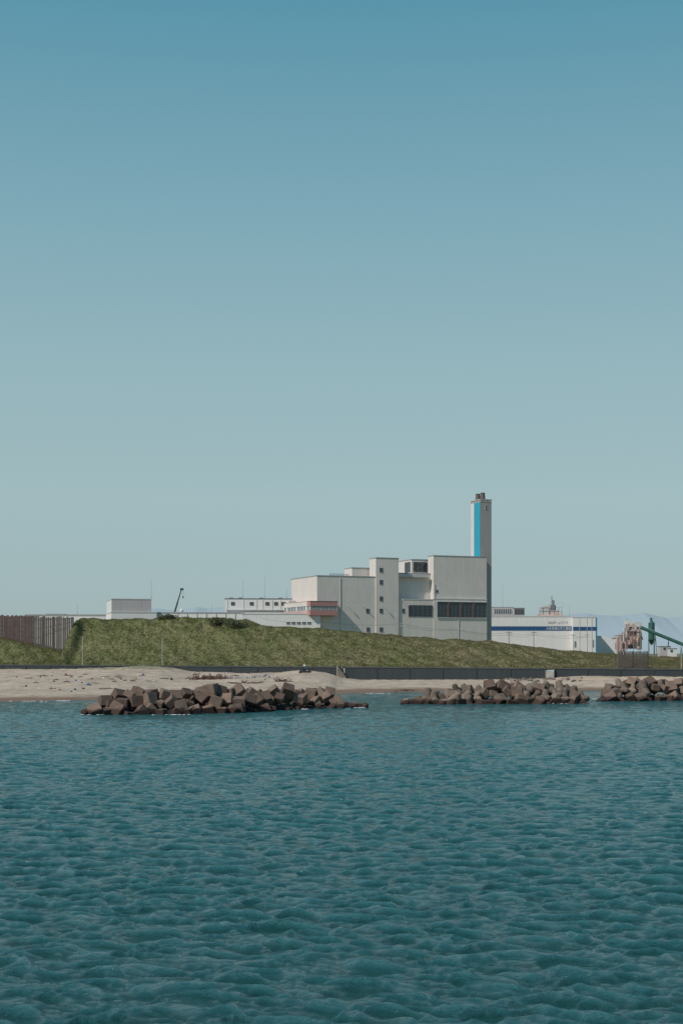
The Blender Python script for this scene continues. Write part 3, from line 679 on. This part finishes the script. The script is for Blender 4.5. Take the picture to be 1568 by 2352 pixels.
# ------------------------------------------------------------------ slat fences
def slatfence(p0, p1, top0, top1, mat, label, spacing, wid, rails, gap=0):
    s = 21.0
    k = lambda px: XR(px, s)
    x0, x1 = k(p0), k(p1); ang = math.atan(-.335); L = (x1-x0)/math.cos(ang)
    t = thing('slat_fence', label, 'fence', (x0, Yw(x0)+s, 0), ang)
    m = MB(); n = int(L/spacing)
    for i in range(n):
        a = i*L/n; X = x0+a*math.cos(ang); zt = PZ(top0+(top1-top0)*i/n, Yw(X)+s)+R.uniform(-.35, .25); zg = float(bank_z(np.array([X]), np.array([s]))[0])
        off = R.uniform(-.05, .05)
        m.box(a, a+wid*R.uniform(.9, 1.08), off-.06, off+.06, min(zg, zt-1)-.4+R.uniform(0, .3), zt)
    m.build('slats', M[mat], t)
    for i in range(rails):
        f_ = (i+.6)/rails
        pts = []
        for j in (0, 1):
            X = (x0, x1)[j]; zt = PZ((top0, top1)[j], Yw(X)+s); zg = float(bank_z(np.array([X]), np.array([s]))[0]); pts.append(zg+(zt-zg)*f_)
        MB().tube((0, .16, pts[0]), (L, .16, pts[1]), .1, n=4).build('rail', M['dark'], t)
    npst = max(2, int(L/3.2))
    for i in range(npst+1):
        a = L*i/npst; X = x0+a*math.cos(ang); zt = PZ(top0+(top1-top0)*i/npst, Yw(X)+s)+.1; zg = float(bank_z(np.array([X]), np.array([s]))[0])
        MB().box(a-.12, a+.12, .2, .44, zg-.5, zt).build('post', M['dark'], t)
slatfence(-140, 76, 1411, 1414.5, 'fencered', 'tall red brown slat fence on the bank at the left edge', .42, .35, 6)
slatfence(77, 168, 1415.5, 1418, 'fencegrey', 'tall grey brown slat fence ending at the gully, right of the red fence', .78, .64, 3)
def rightfence():
    Y = 404; x0, x1 = PX(1423, Y), PX(1493, Y)
    zg = 5.3; zt = PZ(1496, Y)
    t = thing('slat_fence', 'short grey slat fence standing behind the sea wall at the right', 'fence', (x0, Y+3, zg))
    L = x1-x0; m = MB(); n = 22
    for i in range(n): a = L*i/n; m.box(a, a+L/n*.7, -.05, .05, 0, zt-zg+R.uniform(-.08, .08))
    m.build('slats', M['fencegrey'], t)
    for f_ in (.15, .5, .85): MB().box(0, L, .06, .16, (zt-zg)*f_, (zt-zg)*f_+.12).build('rail', M['steel'], t)
    for i in range(5): a = L*i/4; MB().box(a-.08, a+.08, .17, .33, -.3, zt-zg+.1).build('post', M['steel'], t)
rightfence()

# ------------------------------------------------------------------ poles
def gz(X, Y):
    S = Y-Yw(X)
    if 0 < S < 60: return float(bank_z(np.array([X]), np.array([float(S)]))[0])
    return 5.7
def pole(px, pt, Y, r, label, mat='pole', arms=0, name='utility_pole', cat='utility pole', group=None, base=None):
    X = PX(px, Y); z0 = gz(X, Y) if base is None else base; zt = PZ(pt, Y)
    t = thing(name, label, cat, (X, Y, z0), 0, group)
    MB().tube((0, 0, -.3), (0, 0, zt-z0), r, r*.7, 8).build('pole', M[mat], t)
    for i in range(arms):
        zz = zt-z0-.5-i*.9; ar = MB().box(-1.1, 1.1, -.1-r, -r, zz-.08, zz+.08).build('crossarm', M[mat], t)
        for xx in (-1, -.4, .4, 1): MB().tube((xx, -.05-r, zz+.08), (xx, -.05-r, zz+.35), .07, n=6).build('insulator', M['white'], ar)
    return t
def wy(px, s): x = wall_x(px); return Yw(x)+s
pole(190.5, 1461, wy(190, 3.0), .2, 'pale bare pole in front of the shaded gully by the slat fence')
pole(373.5, 1465, wy(373, 3.0), .2, 'pale bare pole standing before the grassy bank, second pole from the left')
pole(1168, 1450, 545, .16, 'brown pole with crossarms before the left end of the white factory', 'polebrown', 2)
pole(1225, 1450, 548, .16, 'brown pole with crossarms before the middle of the white factory', 'polebrown', 2)
pole(1048, 1443, 520, .13, 'thin pole with a crossarm below the big glazed strip', 'pole', 1)
pole(925, 1430, 515, .2, 'pole with crossarms in front of the recessed middle of the plant', 'pole', 2)
pole(1315, 1456, 560, .15, 'pole with crossarm at the corner of the white factory', 'pole', 1)
pole(1348, 1455, 560, .17, 'pole with crossarms before the white end block', 'pole', 2)
pole(1563.5, 1481, 405, .16, 'pale pole at the right edge behind the sea wall')
pole(1512, 1500, 430, .08, 'thin low post between the right slat fence and the edge pole')
for px, tp, Y, base_py, lab in ((348, 1330, 566, 1374, 'lightning rod on the lavender grey block'), (558, 1330, 592, 1374, 'lightning rod above the office block, left one'), (608, 1322, 592, 1374, 'lightning rod above the office block, middle and tallest'),
        (658, 1353, 592, 1374, 'short lightning rod at the right end of the office block'), (487, 1385, 582, 1406, 'short thin rod on the long shed'), (1154, 1338, 698, 1394, 'lightning rod on the grey louvred building'),
        (178, 1385, 596, 1411, 'thin rod on the shed behind the slat fence'), (1290, 1383, 668, 1415, 'thin rod beside the rooftop machinery'), (1307, 1391, 668, 1415, 'thin rod near the right end of the long white wall')):
    z0 = PZ(base_py, Y)-.3; t = tag(MB().tube((0, 0, 0), (0, 0, PZ(tp, Y)-z0), .055, .03, 5).tube((0, 0, 0), (0, 0, 1.2), .1, .08, 5).build('lightning_rod', M['steel']), lab, 'lightning rod'); t.location = (PX(px, Y), Y, z0)
def wire(pts, label):
    m = MB()
    for (a, b) in zip(pts[:-1], pts[1:]):
        A_ = Vector(a); B_ = Vector(b); pr = A_
        for i in range(1, 9):
            f_ = i/8; p = A_.lerp(B_, f_); p.z -= 4*f_*(1-f_)*.9; m.tube(pr, p, .035, n=3, caps=False); pr = p
    tag(m.build('power_line', M['dark']), label, 'power line')
def wp(px, py, Y): return (PX(px, Y), Y, PZ(py, Y))
wire([wp(600, 1420, 530), wp(740, 1428, 522), wp(925, 1432, 515), wp(1048, 1445, 520), wp(1168, 1453, 545), wp(1225, 1453, 548), wp(1315, 1458, 560), wp(1348, 1458, 560)], 'upper power line strung between poles across the plant front')
wire([wp(925, 1438, 515), wp(1048, 1447, 520), wp(1168, 1458, 545), wp(1225, 1458, 548), wp(1348, 1463, 560)], 'lower power line strung between the poles before the white factory')

# ------------------------------------------------------------------ shrubs
def shrub(px, py, Y, rx, ry, rz, label, group=None, n=1400, name='shrub', cat='shrub', z0=None):
    X = PX(px, Y); zg = gz(X, Y) if z0 is None else z0
    t = thing(name, label, cat, (X, Y, zg), 0, group)
    rr = np.random.RandomState(int(px*7+py)); nc = 9
    cc = rr.uniform(-1, 1, (nc, 3))*[rx*.7, ry*.7, rz*.3]+[0, 0, rz*.55]; cr = rr.uniform(.35, .6, nc)
    i = rr.randint(0, nc, n); dv = rr.normal(0, 1, (n, 3)); dv /= np.linalg.norm(dv, axis=1)[:, None]
    p = cc[i]+dv*(rr.uniform(.6, 1.05, n)**.5*cr[i])[:, None]*[rx, ry, rz]; p[:, 2] = np.abs(p[:, 2])
    a = rr.normal(0, 1, (n, 3)); a /= np.linalg.norm(a, axis=1)[:, None]; b = np.cross(a, rr.normal(0, 1, (n, 3))); b /= np.linalg.norm(b, axis=1)[:, None]
    sz = rr.uniform(.12, .28, n)[:, None]
    v = np.stack([p-a*sz, p+b*sz*.6, p+a*sz, p-b*sz*.6], 1).reshape(-1, 3)
    npmesh('foliage', v, np.arange(4*n).reshape(-1, 4), M['leaf'], False, t)
    for j in range(5): q_ = cc[j]; MB().tube((0, 0, -.2), tuple(q_), .12, .04, 5).build('stem', M['drift'], t)
def onbank(px, s): x = XR(px, s); return Yw(x)+s
shrub(505, 1410, onbank(505, 26), 3.2, 2.5, 2.4, 'dark green shrub on the bank crest, left of the pair before the office block')
shrub(545, 1415, onbank(545, 25), 4.2, 2.5, 2.1, 'wide dark green shrub on the bank crest, right of the pair before the office block')
shrub(385, 1414, onbank(385, 29), 3.5, 2, 1.3, 'low shrub on the crest of the bank in front of the long shed')
for i, (p, Y, rx, rz) in enumerate(((1378, 470, 2.6, 2.3), (1398, 475, 2.4, 2.9), (1417, 470, 2.2, 2.2), (1500, 470, 3, 1.8), (1540, 465, 3.5, 1.8), (1455, 480, 3, 2.2))):
    shrub(p, 1495+i, Y, rx, 2, rz, ['dark bush right of the white factory, leftmost of three', 'dark bush right of the white factory, middle and tallest of three', 'dark bush right of the white factory, rightmost of three', 'low bush behind the right slat fence, near the thin post', 'low wide bush at the right edge below the cabins', 'bush directly behind the short grey slat fence'][i], n=900)

# ------------------------------------------------------------------ breakwaters
def cube_mesh(seed):
    rr = random.Random(seed); bm = bmesh.new(); bmesh.ops.create_cube(bm, size=1.0)
    bmesh.ops.scale(bm, vec=(1, rr.uniform(.88, 1.08), rr.uniform(.72, 1)), verts=bm.verts)
    bmesh.ops.bevel(bm, geom=bm.edges[:], offset=.035, segments=1, affect='EDGES', profile=.6)
    for v in bm.verts: v.co += Vector((rr.uniform(-1, 1), rr.uniform(-1, 1), rr.uniform(-1, 1)))*.012
    me = bpy.data.meshes.new('concrete_cube'); bm.to_mesh(me); bm.free(); me.materials.append(M['block']); return me
CUB = [cube_mesh(i) for i in range(8)]
def tetra_mesh():
    m = MB(); dirs = [Vector((0, 0, 1))]+[Vector((math.cos(a)*.943, math.sin(a)*.943, -.333)) for a in (0, 2.094, 4.189)]
    for d in dirs:
        pr = [(0, .46), (.25, .43), (.85, .31), (.93, .27), (.97, .17)]
        for (l0, r0), (l1, r1) in zip(pr[:-1], pr[1:]): m.tube(d*l0, d*l1, r0, r1, 14, caps=False)
        a_ = Vector((0, 0, 1)) if abs(d.z) < .9 else Vector((1, 0, 0))
        a = d.cross(a_).normalized(); b = a.cross(d); n0 = len(m.v)
        for i in range(14): t_ = 2*math.pi*i/14; m.v.append(tuple(d*.97+(a*math.cos(t_)+b*math.sin(t_))*.17))
        m.f.append(tuple(range(n0, n0+14)))
    bm = bmesh.new(); me = bpy.data.meshes.new('tetrapod'); me.from_pydata(m.v, [], m.f); bm.from_mesh(me)
    bmesh.ops.remove_doubles(bm, verts=bm.verts, dist=.004); bmesh.ops.recalc_face_normals(bm, faces=bm.faces); bm.to_mesh(me); bm.free()
    me.materials.append(M['tetra']); me.shade_smooth(); return me
TET = tetra_mesh()
def rock_mesh(seed):
    rr = random.Random(seed); bm = bmesh.new(); bmesh.ops.create_icosphere(bm, subdivisions=2, radius=.5)
    pl = [Vector((rr.gauss(0, 1), rr.gauss(0, 1), rr.gauss(0, 1))).normalized() for _ in range(9)]
    for v in bm.verts:
        for p in pl:
            d = v.co.dot(p)
            if d > .34: v.co -= p*(d-.34)
        v.co += Vector((rr.uniform(-1, 1),)*3)*.015
    me = bpy.data.meshes.new('rock'); bm.to_mesh(me); bm.free(); me.materials.append(M['block']); return me
ROC = [rock_mesh(i+50) for i in range(5)]
ROCG = []
for me in ROC: g_ = me.copy(); g_.materials.clear(); g_.materials.append(M['rock']); ROCG.append(g_)
def place(me, name, loc, rot, sc, label, cat, group):
    o = bpy.data.objects.new(name, me); C.objects.link(o); o.location = loc; o.rotation_euler = rot
    o.scale = (sc, sc, sc) if not isinstance(sc, tuple) else sc
    return tag(o, label, cat, group)

def breakwater(where, front, crest, pxs, kindf, spacing, rows, size):
    f_y = lambda p: 32670/(np.interp(p, [a for a, _ in front], [b for _, b in front])-1500)
    c_z = lambda p: np.interp(p, [a for a, _ in crest], [b for _, b in crest])
    Ymid = f_y((pxs[0]+pxs[1])/2); n = int((pxs[1]-pxs[0])/F*Ymid/spacing)
    for r, (off, hf, rn) in enumerate(rows):
        for i in range(n+1):
            p = pxs[0]+(pxs[1]-pxs[0])*(i+.5*(r % 2))/n
            if p > pxs[1]: continue
            Yf = f_y(p); Y = Yf+off+R.uniform(-.6, .6); X = PX(p, Y)+R.uniform(-.5, .5)
            kd = kindf(p); sz = R.uniform(*size)
            top = PZ(c_z(p), Yf+rows[2][0]); rad = sz*.62
            zc = max(top-rad, .1); z = .15+(zc-.15)*hf+R.uniform(-.5, .5)
            if top < 1.1 and r not in (0, 2, 3): continue
            if top < .9: kd = 'rock'
            third = ('left', 'middle', 'right')[min(2, int(3*(p-pxs[0])/(pxs[1]-pxs[0]+1)))]
            if kd == 'cube':
                rot = (R.uniform(-.8, .8), R.uniform(-.8, .8), R.uniform(0, 3.14)) if R.random() < .75 else (R.uniform(-.25, .25), R.uniform(-.25, .25), R.uniform(0, 3.14))
                place(R.choice(CUB), 'concrete_cube', (X, Y, z), rot, sz, f'brown concrete cube {rn} of the {where}, {third} third', 'concrete block', f'concrete cubes {rn} of the {where}, {third} third')
            elif kd == 'tetra':
                place(TET, 'tetrapod', (X, Y, z-.15), (R.uniform(-.7, .7), R.uniform(-.7, .7), R.uniform(0, 6.28)), sz*.95, f'rounded tetrapod {rn} of the {where}, {third} third', 'tetrapod', f'tetrapods {rn} of the {where}, {third} third')
            else:
                place(R.choice(ROC), 'rock', (X, Y, .15+R.uniform(-.1, .3)), (R.uniform(-.4, .4), R.uniform(-.4, .4), R.uniform(0, 6.28)), sz*R.uniform(.8, 1.2), f'low brown rock at the {third} end of the {where}', 'rock', f'low rocks at the {third} end of the {where}')
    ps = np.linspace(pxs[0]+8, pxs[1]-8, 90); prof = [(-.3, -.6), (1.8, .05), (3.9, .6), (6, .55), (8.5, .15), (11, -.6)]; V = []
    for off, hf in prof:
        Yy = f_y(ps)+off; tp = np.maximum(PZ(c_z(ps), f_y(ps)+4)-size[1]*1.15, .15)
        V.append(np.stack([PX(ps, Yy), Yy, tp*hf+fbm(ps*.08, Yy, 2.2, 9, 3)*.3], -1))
    o = npmesh('rubble_core', np.concatenate(V), gridfaces(len(prof), 90), M['rubble'], False)  # near-black mound closing the gaps between the blocks
    tag(o, f'dark rubble filling the gaps under the blocks of the {where}', 'rubble', kind='stuff')
rows = [(.9, .05, 'along the waterline'), (2.9, .55, 'halfway up the front'), (4.9, 1.0, 'on the crest'), (6.9, .8, 'behind the crest'), (8.9, .25, 'on the landward side')]
breakwater('left breakwater', [(180, 1642), (400, 1641), (560, 1637), (650, 1632), (700, 1628), (840, 1626)],
           [(180, 1640), (200, 1630), (225, 1613), (250, 1598), (270, 1588), (325, 1576), (380, 1580), (440, 1583), (480, 1571), (550, 1573), (600, 1577), (640, 1574), (700, 1577), (755, 1578), (772, 1592), (785, 1612), (845, 1625)],
           (196, 836), lambda p: 'cube', 1.8, rows, (1.15, 2.3))
rows2 = [(.9, .05, 'along the waterline'), (2.9, .6, 'halfway up the front'), (5.0, 1.0, 'on the crest'), (7.2, .7, 'behind the crest')]
breakwater('middle breakwater', [(920, 1618), (1350, 1616)],
           [(925, 1614), (940, 1606), (965, 1600), (985, 1590), (1015, 1588), (1040, 1578), (1060, 1570), (1110, 1572), (1140, 1561), (1180, 1564), (1220, 1568), (1270, 1571), (1322, 1576), (1334, 1592), (1345, 1612)],
           (936, 1333), lambda p: 'tetra' if (975 < p < 1100 or 1195 < p < 1345) and R.random() < .75 else 'cube', 1.9, rows2, (1.35, 2.5))
breakwater('right edge breakwater', [(1355, 1611), (1700, 1608)],
           [(1365, 1612), (1385, 1592), (1398, 1576), (1425, 1562), (1450, 1552), (1500, 1556), (1568, 1558), (1700, 1560)],
           (1381, 1640), lambda p: 'tetra' if (1370 < p < 1480) and R.random() < .45 else 'cube', 1.9, rows2, (1.4, 2.6))

m = MB()
for cx_, y_, sp_ in ((640, 1629, 30), (700, 1629, 12), (765, 1622, 20), (1150, 1613, 14), (1185, 1612, 10), (1368, 1606, 12), (220, 1642, 25), (400, 1642, 50), (820, 1626, 12), (1010, 1617, 20), (1300, 1616, 30), (140, 1610, 20), (60, 1611, 40), (870, 1593, 30), (700, 1600, 30)):
    for i in range(12):
        p = cx_+R.gauss(0, sp_*.5); Y = 32670/(y_-1500)+R.gauss(-.4, .35); X = PX(p, Y); l = R.uniform(.15, .6); n0 = len(m.v)
        for j in range(7): t_ = 6.283*j/7; m.v.append((X+math.cos(t_)*l*R.uniform(.6, 1.2), Y+math.sin(t_)*l*.5*R.uniform(.6, 1.2), .05))
        m.v.append((X, Y, .05+l*.15))
        for j in range(7): m.f.append((n0+j, n0+(j+1) % 7, n0+7))
tag(m.build('foam', M['foam'], smooth=True), 'thin white foam where small waves meet the blocks and the beach', 'foam', kind='stuff')

# ------------------------------------------------------------------ beach objects
def heap(px, py, label, mats, nb, w_, h_, lean=.4):
    x, y, z = beach_point(px, py); t = thing('driftwood_pile', label, 'driftwood', (x, y, z))
    for mt, cnt, nm in mats:
        m = MB()
        for i in range(cnt):
            a = Vector((R.uniform(-w_, w_), R.uniform(-1, 1), R.uniform(-.1, .2))); ang = R.uniform(0, math.pi); ln = R.uniform(.8, 2.8)
            b = a+Vector((math.cos(ang)*ln, R.uniform(-.6, .6), abs(math.sin(ang))*ln*h_)); c = b+Vector((R.uniform(-.5, .7), 0, R.uniform(-.3, .4)))
            r = R.uniform(.07, .18); m.tube(a, b, r, r*.7, 5).tube(b, c, r*.7, r*.3, 5)
        m.build(nm, M[mt], t)
heap(480, 1561, 'tangled heap of reddish brown driftwood behind the left breakwater', [('drift', 70, 'branches'), ('polebrown', 24, 'broken_boards')], 50, 4.6, .65)
heap(650, 1566, 'small low heap of brown driftwood above the middle of the left breakwater', [('drift', 24, 'branches')], 20, 2.2, .4)
heap(560, 1570, 'low scattered driftwood between the red brown heap and the smaller heap', [('drift', 20, 'branches')], 20, 3.8, .25)
for i in range(24):
    p = 516+i*5.6; x, y, z = beach_point(p, 1559+2*math.sin(i*.3))
    m = MB().tube((-.33, 0, .2), (.33, 0, .22), .3, .26, 8); o = m.build('sandbag', M['bag'], smooth=False, bevel=.05)
    o.location = (x, y+1, z+R.uniform(0, .15)); o.rotation_euler = (R.uniform(-.2, .2), R.uniform(-.3, .3), 1.2+R.uniform(-.4, .4)); o.scale = (1.2, 1.2, 1.5)
    tag(o, 'pale weathered sandbag in the long row on the sand behind the left breakwater', 'sandbag', 'row of pale sandbags on the sand')
x, y, z = beach_point(700, 1546); t = thing('junk_heap', 'dark heap of beach junk with a pale box on top beside the sea wall', 'junk heap', (x, y, z))
m = MB()
for i in range(34):
    a = Vector((R.uniform(-1.7, 2.0), R.uniform(-.7, .7), R.uniform(0, .3))); m.tube(a, a+Vector((R.uniform(-.9, .9), R.uniform(-.5, .5), R.uniform(.2, 1.7))), .11, .06, 5)
m.build('sticks', M['net'], t)
for i in range(14): a = R.uniform(-1.4, 1.4); b = R.uniform(-.5, .5); h = R.uniform(.3, 1.5); MB().box(a-.3, a+.3, b-.3, b+.3, 0, h).build('dark_crate', M['dark'], t, bevel=.05)
MB().box(-.45, .15, -.3, .3, 2.0, 2.55).build('pale_box', M['white'], t, bevel=.04); MB().box(.25, .6, -.3, .3, 1.3, 1.8).build('blue_drum', M['plastic_blue'], t, bevel=.04); MB().box(-.5, .2, -.35, .3, 1.2, 2.0).build('stand', M['dark'], t)
for i in range(46):
    p = R.uniform(1150, 1335); x, y, z = beach_point(p, R.uniform(1557, 1566)); s_ = R.uniform(.5, 1.3)
    place(R.choice(ROCG), 'rock', (x, y, z+.1*s_), (R.uniform(-.5, .5), R.uniform(-.5, .5), R.uniform(0, 6)), (s_*1.3, s_, s_*.8), 'small grey rock in the loose scatter under the right part of the sea wall', 'rock', 'grey rocks scattered under the sea wall')
x, y, z = beach_point(932, 1586)
place(ROC[1], 'rock', (x, y, z), (0, 0, .1), (6.0, 1.4, .7), 'long flat dark lump standing in for the sandbar shadow at the water edge between the breakwaters', 'rock', None)  # dark lump added where the sandbar's shadow lies
for i in range(5):
    x, y, z = beach_point(905+i*14+R.uniform(-4, 4), 1588)
    place(ROC[i % 5], 'rock', (x, y, z), (0, 0, R.uniform(0, 6)), (R.uniform(1, 2), .7, .4), 'small dark rock beside the long flat dark lump at the water edge', 'rock', 'small rocks beside the flat rock')
cols = [('white', 'white'), ('plastic_blue', 'blue'), ('plastic_red', 'red'), ('net', 'black')]
for i in range(40):
    p = R.choice([R.uniform(5, 235), R.uniform(60, 200), R.uniform(240, 640)]); x, y, z = beach_point(p, R.uniform(1549, 1590) if p < 240 else R.uniform(1550, 1566))
    mt, cn = R.choice(cols+[cols[0]]+[cols[1]]+[cols[3]]*2); kind = R.choice(['bottle', 'float', 'box'])
    if kind == 'bottle': m = MB().tube((0, 0, .12), (.5, .1, .12), .13, .13, 8).tube((.5, .1, .12), (.68, .13, .12), .12, .05, 8)
    elif kind == 'float': m = MB().tube((-.25, 0, .2), (0, 0, .2), .12, .26, 10).tube((0, 0, .2), (.25, 0, .2), .26, .12, 10)
    else: m = MB().box(-.35, .35, -.25, .25, 0, .05).box(-.35, -.3, -.25, .25, .05, .32).box(.3, .35, -.25, .25, .05, .32).box(-.3, .3, -.25, -.2, .05, .32).box(-.3, .3, .2, .25, .05, .32)
    o = m.build('beach_'+kind, M[mt]); o.location = (x, y, z); o.rotation_euler = (R.uniform(-.2, .2), R.uniform(-.2, .2), R.uniform(0, 6)); k_ = R.uniform(.7, 1.2); o.scale = (k_, k_, k_)
    side = 'far left beach' if p < 240 else 'beach behind the left breakwater'
    tag(o, f'washed up {cn} plastic {kind} lying on the {side}', kind, f'{cn} {kind}s washed up on the {side}')
for i in range(44):
    p = R.uniform(0, 620); x, y, z = beach_point(p, R.uniform(1548, 1585) if p < 250 else R.uniform(1548, 1568)); l = R.uniform(1, 3.2)
    o = MB().tube((-l/2, 0, .1), (0, R.uniform(-.2, .2), .2), .08, .14, 6).tube((0, 0, .18), (l/2, 0, .08), .13, .05, 6).tube((0, 0, .2), (.4, .3, .6), .05, .02, 5).build('driftwood_log', M['drift'])
    wh = 'open sand at the left' if p < 250 else 'sand above the left breakwater'
    o.location = (x, y, z); o.rotation_euler = (0, 0, R.uniform(-.8, .8)); tag(o, 'brown driftwood branch lying on the '+wh, 'driftwood', 'driftwood branches on the '+wh)
